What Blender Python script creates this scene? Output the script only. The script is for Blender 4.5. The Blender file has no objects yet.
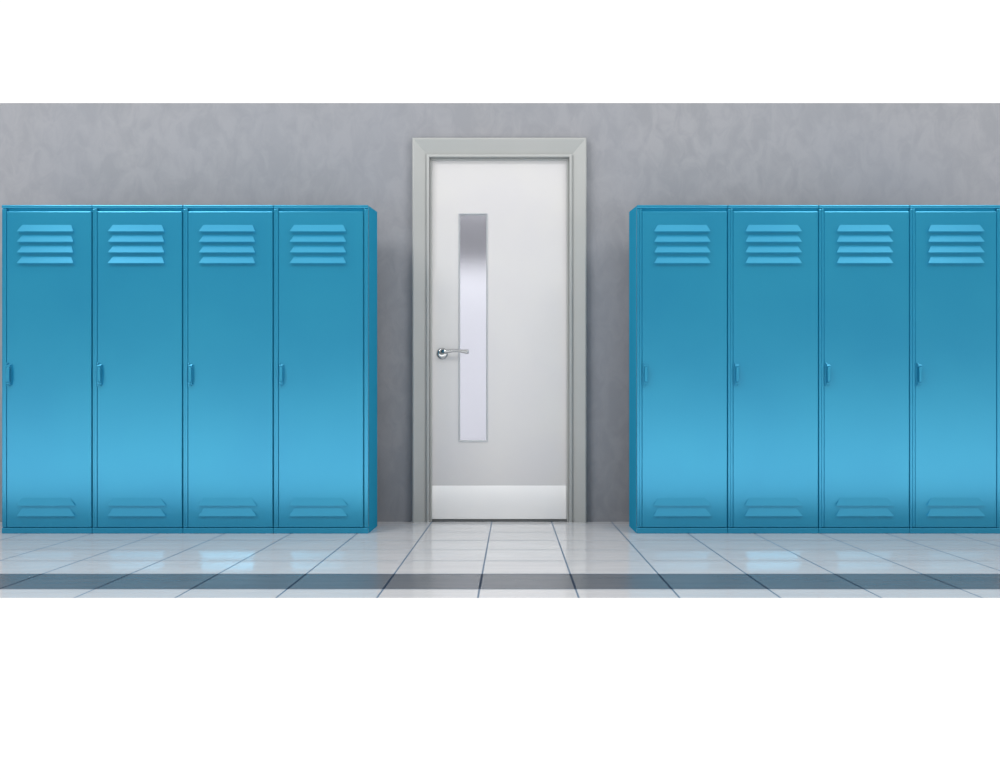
import bpy, bmesh, math
from mathutils import Vector, Matrix
C = bpy.context.scene
COL = C.collection

# ---------------------------------------------------------------- camera model
F, CX, CY, H = 1020.0, 512.0, 411.0, 0.673
cam = bpy.data.objects.new('camera', bpy.data.cameras.new('camera'))
COL.objects.link(cam)
cam.location = (0, 0, H)
cam.rotation_euler = (math.pi/2, 0, 0)
cam.data.sensor_width = 36
cam.data.lens = 36*F/1000
cam.data.shift_x = (500-CX)/1000
cam.data.shift_y = (CY-390)/1000
C.camera = cam
def X(px, d): return (px-CX)*d/F
def Z(py, d): return H-(py-CY)*d/F

DL = 5.60      # locker fronts
DB = 5.965      # locker backs
DW = 6.20      # wall face

# ---------------------------------------------------------------- materials
def lin(c):
    c = c/255
    return c/12.92 if c <= .04045 else ((c+.055)/1.055)**2.4
def rgb(r, g, b): return (lin(r), lin(g), lin(b), 1)
def mat(name, col, rough=.5, metal=0, spec=.5):
    m = bpy.data.materials.new(name); m.use_nodes = True
    b = m.node_tree.nodes['Principled BSDF']
    b.inputs['Base Color'].default_value = col
    b.inputs['Roughness'].default_value = rough
    b.inputs['Metallic'].default_value = metal
    b.inputs['Specular IOR Level'].default_value = spec
    return m, m.node_tree.nodes, m.node_tree.links, b
def mth(N, L, op, a, b=None, c=None, clamp=False):
    n = N.new('ShaderNodeMath'); n.operation = op; n.use_clamp = clamp
    for i, v in enumerate((a, b, c)):
        if v is None: continue
        if isinstance(v, (int, float)): n.inputs[i].default_value = v
        else: L.new(v, n.inputs[i])
    return n.outputs[0]
def mixc(N, L, f, a, b):
    n = N.new('ShaderNodeMix'); n.data_type = 'RGBA'
    for i, v in ((0, f), (6, a), (7, b)):
        if isinstance(v, (int, float, tuple)): n.inputs[i].default_value = v
        else: L.new(v, n.inputs[i])
    return n.outputs[2]
def noise(N, L, scale, detail=3, rough=.5, vec=None, dist=0):
    n = N.new('ShaderNodeTexNoise'); n.inputs['Scale'].default_value = scale
    n.inputs['Detail'].default_value = detail; n.inputs['Roughness'].default_value = rough
    n.inputs['Distortion'].default_value = dist
    if vec: L.new(vec, n.inputs['Vector'])
    return n.outputs['Fac']
def smap(N, L, v, a, b, c=0., d=1.):
    n = N.new('ShaderNodeMapRange'); L.new(v, n.inputs[0])
    for i, q in enumerate((a, b, c, d)): n.inputs[i+1].default_value = q
    return n.outputs[0]

# blue enamelled steel
M_BLUE, N, L, B = mat('blue_locker_enamel', rgb(38, 151, 198), .22, .45, .8)
geo = N.new('ShaderNodeNewGeometry')
n1 = noise(N, L, 1.7, 2, .5, geo.outputs['Position'])
L.new(mixc(N, L, smap(N, L, n1, .35, .65), rgb(36, 148, 188), rgb(40, 153, 191)), B.inputs['Base Color'])
M_SIDE = mat('matte_blue_panel', rgb(38, 150, 189), 1, 0, .04)[0]

# plaster wall
M_WALL, N, L, B = mat('grey_plaster', rgb(165, 168, 176), .75, 0, .2)
geo = N.new('ShaderNodeNewGeometry'); mp = N.new('ShaderNodeMapping')
mp.inputs['Scale'].default_value = (1.3, 1, .8); L.new(geo.outputs['Position'], mp.inputs['Vector'])
n1 = noise(N, L, 8.5, 4, .6, mp.outputs[0], .7); n2 = noise(N, L, .8, 2, .5, mp.outputs[0])
c = mixc(N, L, smap(N, L, n1, .38, .62), rgb(145, 147, 152), rgb(155, 156, 161))
c = mixc(N, L, smap(N, L, n2, .3, .7, 0, .5), c, rgb(141, 145, 154))
L.new(c, B.inputs['Base Color'])
bp = N.new('ShaderNodeBump'); bp.inputs['Strength'].default_value = .08; bp.inputs['Distance'].default_value = .01
L.new(n1, bp.inputs['Height']); L.new(bp.outputs[0], B.inputs['Normal'])

# polished tiles with a dark border course
M_FLOOR, N, L, B = mat('polished_floor_tiles', rgb(200, 202, 210), .06, 0, .32)
geo = N.new('ShaderNodeNewGeometry'); sp = N.new('ShaderNodeSeparateXYZ'); L.new(geo.outputs['Position'], sp.inputs[0])
P = .3635
def joint(coord, off, half):
    f = mth(N, L, 'FRACT', mth(N, L, 'DIVIDE', mth(N, L, 'SUBTRACT', coord, off), P))
    e = mth(N, L, 'MINIMUM', f, mth(N, L, 'SUBTRACT', 1., f))
    return mth(N, L, 'LESS_THAN', e, half/P)
jx = joint(sp.outputs[0], -.123-40*P, .0036)
jw = joint(sp.outputs[0], -.123-40*P, .0046)
jy = joint(sp.outputs[1], 3.853-40*P, .0085)
inb = mth(N, L, 'MULTIPLY', mth(N, L, 'GREATER_THAN', sp.outputs[1], 3.853), mth(N, L, 'LESS_THAN', sp.outputs[1], 3.853+P))
jx = mth(N, L, 'MAXIMUM', jx, mth(N, L, 'MULTIPLY', jw, inb))
mp = N.new('ShaderNodeMapping'); mp.inputs['Scale'].default_value = (1.1, 7, 1); L.new(geo.outputs['Position'], mp.inputs['Vector'])
n1 = noise(N, L, 2.2, 4, .6, mp.outputs[0], .6)
ix = mth(N, L, 'FLOOR', mth(N, L, 'DIVIDE', mth(N, L, 'SUBTRACT', sp.outputs[0], -.123), P))
iy = mth(N, L, 'FLOOR', mth(N, L, 'DIVIDE', mth(N, L, 'SUBTRACT', sp.outputs[1], 3.853), P))
cb = N.new('ShaderNodeCombineXYZ'); L.new(ix, cb.inputs[0]); L.new(iy, cb.inputs[1])
wn = N.new('ShaderNodeTexWhiteNoise'); wn.noise_dimensions = '2D'; L.new(cb.outputs[0], wn.inputs['Vector'])
light = mixc(N, L, smap(N, L, n1, .35, .65), rgb(224, 224, 227), rgb(234, 233, 235))
light = mixc(N, L, mth(N, L, 'MULTIPLY', wn.outputs['Value'], .25), light, rgb(217, 219, 224))
dark = mixc(N, L, smap(N, L, n1, .35, .65), rgb(100, 105, 113), rgb(109, 113, 120))
c = mixc(N, L, inb, light, dark)
c = mixc(N, L, mth(N, L, 'MULTIPLY', jy, .6), c, rgb(90, 105, 122))
jc = mixc(N, L, inb, rgb(104, 124, 146), rgb(18, 38, 62))
c = mixc(N, L, jx, c, jc)
L.new(c, B.inputs['Base Color'])
anyj = mth(N, L, 'MAXIMUM', jx, jy)
L.new(mth(N, L, 'MULTIPLY_ADD', anyj, .4, mth(N, L, 'MULTIPLY_ADD', inb, .16, .09)), B.inputs['Roughness'])
bp = N.new('ShaderNodeBump'); bp.inputs['Strength'].default_value = .015; bp.inputs['Distance'].default_value = .01
L.new(n1, bp.inputs['Height']); L.new(bp.outputs[0], B.inputs['Normal'])

def subtle(name, a, b, rough, metal=0, spec=.5, scale=3):
    m, N, L, B = mat(name, a, rough, metal, spec)
    g = N.new('ShaderNodeNewGeometry')
    L.new(mixc(N, L, smap(N, L, noise(N, L, scale, 3, .5, g.outputs['Position']), .35, .65), a, b), B.inputs['Base Color'])
    return m
M_DOOR = subtle('off_white_door_paint', rgb(209, 208, 210), rgb(212, 211, 211), .45, 0, .3)
M_FRAME = subtle('grey_frame_paint', rgb(171, 174, 173), rgb(175, 177, 176), .4, 0, .4)
M_BEAD = subtle('grey_bead_paint', rgb(196, 199, 203), rgb(200, 202, 206), .4, 0, .4)
M_KICK = subtle('brushed_light_metal', rgb(248, 249, 250), rgb(252, 252, 252), .28, .35, .5)
M_SILL = subtle('dark_threshold_metal', rgb(92, 96, 98), rgb(100, 104, 106), .4, .5)
M_CHROME = subtle('satin_chrome', rgb(178, 181, 183), rgb(186, 188, 189), .2, 1)
M_GLASS, N, L, B = mat('lightly_frosted_glass', (.98, .983, 1, 1), .21)
B.inputs['Transmission Weight'].default_value = 1; B.inputs['IOR'].default_value = 1.3

# ---------------------------------------------------------------- mesh helpers
def box(bm, x0, x1, y0, y1, z0, z1, bev=0, seg=2):
    r = bmesh.ops.create_cube(bm, size=1)
    vs = r['verts']
    for v in vs:
        v.co = Vector(((x0+x1)/2+v.co.x*(x1-x0), (y0+y1)/2+v.co.y*(y1-y0), (z0+z1)/2+v.co.z*(z1-z0)))
    if bev:
        es = list({e for v in vs for e in v.link_edges})
        bmesh.ops.bevel(bm, geom=es, offset=bev, segments=seg, profile=.5, affect='EDGES')
def poly(bm, pts, faces):
    vs = [bm.verts.new(p) for p in pts]
    for f in faces: bm.faces.new([vs[i] for i in f])
def obj(name, bm, m, parent=None, smooth=False):
    bmesh.ops.recalc_face_normals(bm, faces=bm.faces)
    me = bpy.data.meshes.new(name); bm.to_mesh(me); bm.free()
    me.materials.append(m)
    if smooth:
        for p in me.polygons: p.use_smooth = True
    o = bpy.data.objects.new(name, me); COL.objects.link(o)
    if parent: o.parent = parent
    return o

# ---------------------------------------------------------------- the setting
DOOR_OUT = (411.5, 586.0)       # frame outer edges on the wall
ox0, ox1 = X(417, DW), X(581, DW)
oz1 = Z(144, DW)
TOP = Z(103, DW)
bm = bmesh.new()
box(bm, -5.2, ox0, DW, DW+.14, 0, TOP)
box(bm, ox1, 5.2, DW, DW+.14, 0, TOP)
box(bm, ox0, ox1, DW, DW+.14, oz1, TOP)
w = obj('wall_back', bm, M_WALL); w['kind'] = 'structure'
w['label'] = 'grey mottled plaster wall behind the lockers and door'
bm = bmesh.new()
yf = F*H/(598-CY)
poly(bm, [(-5.2, yf, 0), (5.2, yf, 0), (5.2, 11.6, 0), (-5.2, 11.6, 0),
          (-5.2, yf+.25, -.03), (5.2, yf+.25, -.03), (5.2, 11.6, -.03), (-5.2, 11.6, -.03)],
     [(0, 1, 2, 3), (7, 6, 5, 4), (0, 4, 5, 1), (1, 5, 6, 2), (2, 6, 7, 3), (3, 7, 4, 0)])
fl = obj('floor', bm, M_FLOOR); fl['kind'] = 'structure'
fl['label'] = 'pale polished square floor tiles with one dark grey border course'

# the bright passage seen through the glass strip
M_PASS = mat('lilac_white_wall_paint', rgb(230, 231, 239), .8, 0, .2)[0]
M_SOFF = mat('grey_passage_ceiling', rgb(158, 158, 163), .8, 0, .2)[0]
bm = bmesh.new(); box(bm, -2.2, 1.6, 11.4, 11.5, 0, 2.4)
w2 = obj('wall_far', bm, M_PASS); w2['kind'] = 'structure'; w2['label'] = 'pale passage wall seen through the door glass'
bm = bmesh.new(); box(bm, -2.2, 1.6, DW+.145, 10.3, 2.2, 2.3)
w3 = obj('ceiling', bm, M_SOFF); w3['kind'] = 'structure'; w3['label'] = 'grey passage ceiling seen through the top of the door glass'

# ---------------------------------------------------------------- the door
DF = DW-.045                      # face of the casing
DD = DW+.012                      # face of the leaf
door = bpy.data.objects.new('door_1', None); COL.objects.link(door)
dcx = X(499, DD); door.location = (dcx, DW, 0)
door['kind'] = 'structure'
door['label'] = 'white door with narrow glass strip and grey casing between the lockers'
def dobj(name, bm, m, parent=None, smooth=False):
    base = Vector((dcx, DW, 0))
    for v in bm.verts: v.co -= base
    return obj(name, bm, m, parent or door, smooth)

# casing: a mitred profile swept up, over and down
bm = bmesh.new()
xo0, xo1, zo = X(412.2, DF), X(586.6, DF), Z(137.8, DF)
xi0, xi1, zi = X(429.2, DF), X(569.4, DF), Z(156.6, DF)
# profile: (t 0 outer..1 inner, depth y)
prof = [(0, DW+.0), (0, DF-.002), (.04, DF-.008), (.10, DF-.010), (.80, DF+.026), (.83, DF+.026), (.86, DF+.008),
        (.98, DF+.006), (1.0, DF+.010), (1.0, DW+.14)]
rows = []
for t, y in prof:
    a, b, c = xo0+(xi0-xo0)*t, xo1+(xi1-xo1)*t, zo+(zi-zo)*t
    rows.append([bm.verts.new(p) for p in ((a, y, 0), (a, y, c), (b, y, c), (b, y, 0))])
for r0, r1 in zip(rows, rows[1:]):
    for i in range(3): bm.faces.new((r0[i], r0[i+1], r1[i+1], r1[i]))
# close the back (towards the inside of the wall opening)
a0 = xo0 + .012; 
r0, r1 = rows[-1], rows[0]
for i in range(3): bm.faces.new((r0[i], r0[i+1], r1[i+1], r1[i]))
bm.faces.new([r[0] for r in rows]); bm.faces.new([r[3] for r in rows][::-1])
dobj('door_frame', bm, M_FRAME)
# stop strip the leaf closes against
bm = bmesh.new()
sx0, sx1, sz = X(429.4, DF), X(569.2, DF), Z(156.9, DF)
box(bm, sx0+.0006, sx0+.011, DD-.02, DD+.05, 0, sz, .0015)
box(bm, sx1-.011, sx1-.0006, DD-.02, DD+.05, 0, sz, .0015)
box(bm, sx0+.0115, sx1-.0115, DD-.02, DD+.05, sz-.009, sz, .0015)
dobj('door_stop', bm, M_FRAME)

lx0, lx1 = X(431.0, DD), X(567.2, DD)
lz0, lz1 = Z(519.6, DD), Z(158.2, DD)
gx0, gx1 = X(458.6, DD), X(487.6, DD)
gz0, gz1 = Z(441.6, DD), Z(213.6, DD)
# leaf with a real opening
bm = bmesh.new()
pts = []
for y in (DD, DD+.045):
    for (x, z) in ((lx0, lz0), (lx1, lz0), (lx1, lz1), (lx0, lz1), (gx0, gz0), (gx1, gz0), (gx1, gz1), (gx0, gz1)):
        pts.append((x, y, z))
fs = []
for o, flip in ((0, 0), (8, 1)):
    for i in range(4):
        j = (i+1) % 4
        q = (o+i, o+j, o+4+j, o+4+i)
        fs.append(q[::-1] if flip else q)
for i in range(4):
    j = (i+1) % 4
    fs.append((i, j, 8+j, 8+i)); fs.append((4+i, 4+j, 12+j, 12+i))
poly(bm, pts, fs)
bmesh.ops.recalc_face_normals(bm, faces=bm.faces)
es = [e for e in bm.edges if all(abs(v.co.y-DD) < 1e-5 for v in e.verts) and
      all(min(abs(v.co.x-lx0), abs(v.co.x-lx1)) < 1e-5 for v in e.verts) and
      all(min(abs(v.co.z-lz0), abs(v.co.z-lz1)) < 1e-5 for v in e.verts)]
bmesh.ops.bevel(bm, geom=es, offset=.005, segments=3, profile=.5, affect='EDGES')
leaf = dobj('door_leaf', bm, M_DOOR)
# glazing bead
bm = bmesh.new()
b = .011
bx0, bx1, bz0, bz1 = gx0-.002, gx1+.002, gz0-.002, gz1+.002
prof = [(0, DD+.001), (0, DD-.004), (.3, DD-.006), (1, DD+.008), (1, DD+.02)]
rows = []
for t, y in prof:
    k = t*b
    rows.append([bm.verts.new(p) for p in ((bx0+k, y, bz0+k), (bx1-k, y, bz0+k), (bx1-k, y, bz1-k), (bx0+k, y, bz1-k))])
for r0, r1 in zip(rows, rows[1:]):
    for i in range(4):
        j = (i+1) % 4
        bm.faces.new((r0[i], r0[j], r1[j], r1[i]))
dobj('glazing_bead', bm, M_BEAD)
bm = bmesh.new()
box(bm, gx0+.001, gx1-.001, DD+.018, DD+.024, gz0+.001, gz1-.001)
dobj('glass_pane', bm, M_GLASS)
bm = bmesh.new()
box(bm, lx0+.004, lx1-.004, DD-.0035, DD+.0005, lz0+.003, Z(485.6, DD), .0015)
kp = dobj('kick_plate', bm, M_KICK); kp['label'] = 'bright metal kick plate'
bm = bmesh.new()
box(bm, sx0+.012, sx1-.012, DD-.012, DD+.05, 0.0005, lz0-.002, .002)
dobj('threshold', bm, M_SILL)

# lever handle: rosette, neck, and an S-curved lever
hc = Vector((X(442.2, DD), DD, Z(353.6, DD)))
bm = bmesh.new()
S = 40
rp = [(0.0, -.016), (.012, -.016), (.024, -.0145), (.031, -.0105), (.0345, -.005), (.035, .000)]
rings = []
for r, y in rp:
    if r == 0: rings.append([bm.verts.new(hc+Vector((0, y, 0)))])
    else: rings.append([bm.verts.new(hc+Vector((r*math.cos(2*math.pi*i/S), y, r*math.sin(2*math.pi*i/S)))) for i in range(S)])
for i in range(S):
    j = (i+1) % S
    bm.faces.new((rings[0][0], rings[1][i], rings[1][j]))
    for a, c_ in zip(rings[1:], rings[2:]): bm.faces.new((a[i], c_[i], c_[j], a[j]))
bm.faces.new(rings[-1])
ros = dobj('handle_rosette', bm, M_CHROME, smooth=True)
bm = bmesh.new()
def sweep(bm, pts, S=20):
    # pts: (centre, half width u (vertical), half width v (depth))
    rings = []
    for i, (c_, ru, rv) in enumerate(pts):
        a = pts[max(i-1, 0)][0]; b_ = pts[min(i+1, len(pts)-1)][0]
        t = (b_-a).normalized()
        up = Vector((0, 0, 1)) if abs(t.z) < .8 else Vector((1, 0, 0))
        s = t.cross(up).normalized(); u = s.cross(t).normalized()
        rings.append([bm.verts.new(c_+u*ru*math.cos(2*math.pi*k/S)+s*rv*math.sin(2*math.pi*k/S)) for k in range(S)])
    for a, b_ in zip(rings, rings[1:]):
        for k in range(S): bm.faces.new((a[k], a[(k+1) % S], b_[(k+1) % S], b_[k]))
    bm.faces.new(rings[0]); bm.faces.new(rings[-1][::-1])
k = DD/F
def hp(px, py, out): return Vector((X(px, DD), DD-out, Z(py, DD)))
sweep(bm, [(hp(442.3, 352.6, .010), .016, .016), (hp(442.3, 352.4, .030), .0155, .0155), (hp(442.5, 352.0, .041), .0150, .0135),
           (hp(443.8, 351.7, .049), .0145, .0115), (hp(446.2, 351.8, .053), .0135, .0105), (hp(449.5, 351.6, .054), .0118, .010),
           (hp(453, 351.2, .054), .0104, .0095), (hp(457, 351.2, .053), .0092, .009), (hp(460.5, 351.4, .052), .0095, .0085),
           (hp(464, 351.8, .050), .0112, .008), (hp(467.2, 352.2, .048), .0125, .007), (hp(468.8, 352.1, .047), .0125, .006)])
lv = dobj('handle_lever', bm, M_CHROME, parent=ros, smooth=True)

# ---------------------------------------------------------------- lockers
s = DL/F
PW = 5.4*s                 # post width
ZB, ZT = 0.0, Z(205.0, DL)
ZTB = Z(211.6, DB)         # the lid rises slightly to the back
def zz(py): return Z(py, DL)
def vent(x0, x1, tops, bh, parent, inx=4.0, inr=3.4, out=.019):
    """pressed louvres: x0..x1 metres of the lower lip, rows in photo-plane heights"""
    bm = bmesh.new()
    for zt, zb in tops:
        a, b_ = inx*s, inr*s
        yd = .0
        p = [(x0+a, yd, zt), (x1-b_, yd, zt), (x1, yd-out*.9, zb+.003), (x0, yd-out*.9, zb+.003),   # sloping face
             (x0, yd-out*.9, zb), (x1, yd-out*.9, zb),                                                # lip
             (x0+.006, yd, zb+.004), (x1-.006, yd, zb+.004)]
        poly(bm, p, [(0, 1, 2, 3), (3, 2, 5, 4), (4, 5, 7, 6), (0, 3, 4, 6), (1, 7, 5, 2), (0, 6, 7, 1)])
    return bm
def make_locker(name, x0, width, extra_right):
    PX = 4.5*s            # closing post at the end of a row
    """x0 = front left edge, metres; width without the closing post"""
    wtot = width+(PX if extra_right else 0)
    root = bpy.data.objects.new(name, None); COL.objects.link(root)
    root.location = (x0+wtot/2, (DL+DB)/2, 0)
    off = Vector(root.location)
    def lo(nm, bm, m, parent=root, smooth=False, o2=Vector((0, 0, 0))):
        for v in bm.verts: v.co -= off
        return obj(nm, bm, m, parent, smooth)
    e = .0004
    xa, xb = x0+e, x0+wtot-e
    # carcass
    bm = bmesh.new()
    y0 = DL+.016; zt0 = ZT-.002; 
    zr = ZTB-.002
    zf = ZT-.002
    poly(bm, [(xa, y0, .0), (xb, y0, .0), (xb, DB, .0), (xa, DB, .0), (xa, y0, zf), (xb, y0, zf), (xb, DB, zr), (xa, DB, zr)],
         [(0, 1, 2, 3), (4, 5, 6, 7), (0, 1, 5, 4), (1, 2, 6, 5), (2, 3, 7, 6), (3, 0, 4, 7)])
    lo('cabinet', bm, M_SIDE)
    # face frame: posts and lower rail
    dz0, dz1 = zz(527.4), zz(210.9)
    bm = bmesh.new()
    box(bm, xa, x0+PW, DL, DL+.03, zz(527.6), ZT-.019, .0055, 3)
    if extra_right: box(bm, xb-PX, xb, DL, DL+.03, zz(527.6), ZT-.019, .0055, 3)
    box(bm, x0+PW-.0150, x0+PW-.0016, DL-.0055, DL+.02, zz(527.0), ZT-.020, .0030, 3)   # rib added beside the door so the post catches a bright line
    lo('face_frame', bm, M_BLUE)
    bm = bmesh.new()      # lid, folded front lip
    box(bm, xa, xb, DL-.003, y0, ZT-.018, ZT, .004, 3)
    lo('top_rail', bm, M_BLUE)
    bm = bmesh.new()
    box(bm, xa, xb, DL-.002, y0, 0.0, zz(527.8), .004, 3)
    lo('plinth', bm, M_BLUE)
    # door
    dx0 = x0+PW-.0012; dx1 = x0+width-.0028
    bm = bmesh.new()
    yd = DL-.004
    box(bm, dx0, dx1, yd, y0-.001, dz0+.0005, dz1-.0015, .0055, 3)
    dr = lo('locker_door', bm, M_BLUE)
    dl = x0
    bm = vent(dl+16.9*s, dl+73.3*s, [(zz(t), zz(b_)) for t, b_ in ((225.0, 232.4), (235.6, 242.8), (246.2, 253.4), (256.8, 264.0))], 0, None)
    for v in bm.verts: v.co.y += yd
    lo('vent', bm, M_BLUE, dr)
    bm = vent(dl+16.4*s, dl+74.4*s, [(zz(t), zz(b_)) for t, b_ in ((497.8, 505.6), (508.4, 516.2))], 0, None, 4.6, 6.0, .0122)
    for v in bm.verts: v.co.y += yd
    lo('vent', bm, M_BLUE, dr)
    # handle: plate, two brackets, grip
    bm = bmesh.new()
    hx = dx0+.0045
    z0, z1 = zz(386.2), zz(363.4)
    box(bm, hx, hx+.026, yd-.009, yd+.001, z0+.006, z1-.006, .0015)
    box(bm, hx+.003, hx+.0255, yd-.022, yd-.008, z1-.020, z1-.010, .002)
    box(bm, hx+.003, hx+.0255, yd-.022, yd-.008, z0+.010, z0+.020, .002)
    box(bm, hx+.006, hx+.0245, yd-.030, yd-.014, z0+.022, z1-.022, .005, 3)
    box(bm, hx+.0005, hx+.009, yd-.016, yd-.003, z1-.006, z1+.002, .002)
    box(bm, hx+.0005, hx+.018, yd-.014, yd-.003, z0+.001, z0+.006, .0015)
    lo('handle', bm, M_BLUE, dr)
    return root
def copy_tree(o, parent=None):
    c_ = o.copy(); COL.objects.link(c_)
    if parent: c_.parent = parent; c_.matrix_parent_inverse = o.matrix_parent_inverse.copy()
    for ch in list(o.children): copy_tree(ch, c_)
    return c_
def X5(px): return X(px, DL)
banks = [(1.6, 90.6, ['blue metal locker at the far left end of the row left of the door',
                       'blue metal locker left of the door, second from the left end of its row',
                       'blue metal locker left of the door, second from the end facing the door',
                       'blue metal end locker immediately left of the white door, its right side showing'],
          'blue lockers left of the door'),
         (636.7, 91.0, ['blue metal end locker immediately right of the white door, its left side showing',
                        'blue metal locker right of the door, second from the end facing the door',
                        'blue metal locker right of the door, second from the right end of its row',
                        'blue metal locker at the far right end of the row right of the door'],
          'blue lockers right of the door')]
for px0, pw, labels, grp in banks:
    wd = pw*s
    first = None
    for i, lb in enumerate(labels):
        x0 = X5(px0)+i*wd
        if i == 0: o = first = make_locker('locker', x0, wd, False)
        elif i < 3:
            o = copy_tree(first); o.location.x = x0+wd/2
        else: o = make_locker('locker', x0, wd if px0 < 500 else 87.2*s, True)
        o['label'] = lb; o['category'] = 'locker'; o['group'] = grp

# ---------------------------------------------------------------- light
W = bpy.data.worlds.new('world'); C.world = W; W.use_nodes = True
N, L = W.node_tree.nodes, W.node_tree.links
bg = N['Background']
tc = N.new('ShaderNodeTexCoord'); sp = N.new('ShaderNodeSeparateXYZ'); L.new(tc.outputs['Generated'], sp.inputs[0])
def ramp(stops):
    r = N.new('ShaderNodeValToRGB'); r.color_ramp.interpolation = 'LINEAR'
    v = mth(N, L, 'MULTIPLY_ADD', sp.outputs[2], .5, .5); L.new(v, r.inputs[0])
    el = r.color_ramp.elements
    while len(el) > 1: el.remove(el[0])
    for i, (z, c_) in enumerate(stops):
        if i == 0: e_ = el[0]; e_.position = (z+1)/2
        else: e_ = el.new((z+1)/2)
        e_.color = (c_[0]/4, c_[1]/4, c_[2]/4, 1)
    return r.outputs[0]
def g(v, t=(1, 1, 1)): return tuple(v*q for q in t)
front = ramp([(-1, g(.9)), (-.3, g(1.8)), (-.14, g(3.0)), (-.07, g(3.7)), (-.04, g(3.2)), (-.025, g(1.8)), (-.0, g(.34)), (.03, g(.24)), (.22, g(.12)), (.27, g(.25)), (.35, g(1.3)), (.5, g(1.2)), (.62, g(.5)), (.7, g(.8)), (.8, g(1.9)), (.95, g(2.1)), (1, g(1.2))])
f = smap(N, L, sp.outputs[1], .1, .3)
dim = smap(N, L, sp.outputs[1], -.75, .05, 1, .3)      # surrounding light dimmed sideways to shade the locker ends and niches
vf = N.new('ShaderNodeVectorMath'); vf.operation = 'SCALE'; L.new(front, vf.inputs[0]); L.new(dim, vf.inputs['Scale'])
c = mixc(N, L, f, vf.outputs[0], (.34, .34, .34, 1))
vm = N.new('ShaderNodeVectorMath'); vm.operation = 'SCALE'; L.new(c, vm.inputs[0]); vm.inputs['Scale'].default_value = 4.0
L.new(vm.outputs[0], bg.inputs['Color']); bg.inputs['Strength'].default_value = 1.0

CXL = X(502, DW)
def area(name, loc, rot, sx, sy, power, col=(1, 1, 1)):
    ld = bpy.data.lights.new(name, 'AREA'); ld.shape = 'RECTANGLE'; ld.size = sx; ld.size_y = sy
    ld.energy = power; ld.color = col
    o = bpy.data.objects.new(name, ld); COL.objects.link(o); o.location = loc; o.rotation_euler = rot
    return o
for sx in (-1, 1):  # unseen key lamps added either side, placed to shade the niches and louvres
    area('side_key_light', (CXL+sx*3.5, 1.7, 4.85), (0, 0, 0), 2.4, 1.6, 143*(1-.18*sx), (1, .985, .96))
    o = COL.objects[-1]
    o.rotation_euler = (Vector((CXL, DW, 1.2))-o.location).to_track_quat('-Z', 'Y').to_euler()

area('passage_fill', (-.3, 6.8, 2.08), (math.radians(72), 0, 0), 1.8, .2, 108, (1, 1, 1))  # added fill lamp, hidden above the glass sightline, brightening the passage

C.view_settings.view_transform = 'Standard'; C.view_settings.look = 'None'
C.view_settings.exposure = -0.33; C.view_settings.gamma = 1; C.view_settings.use_curve_mapping = False
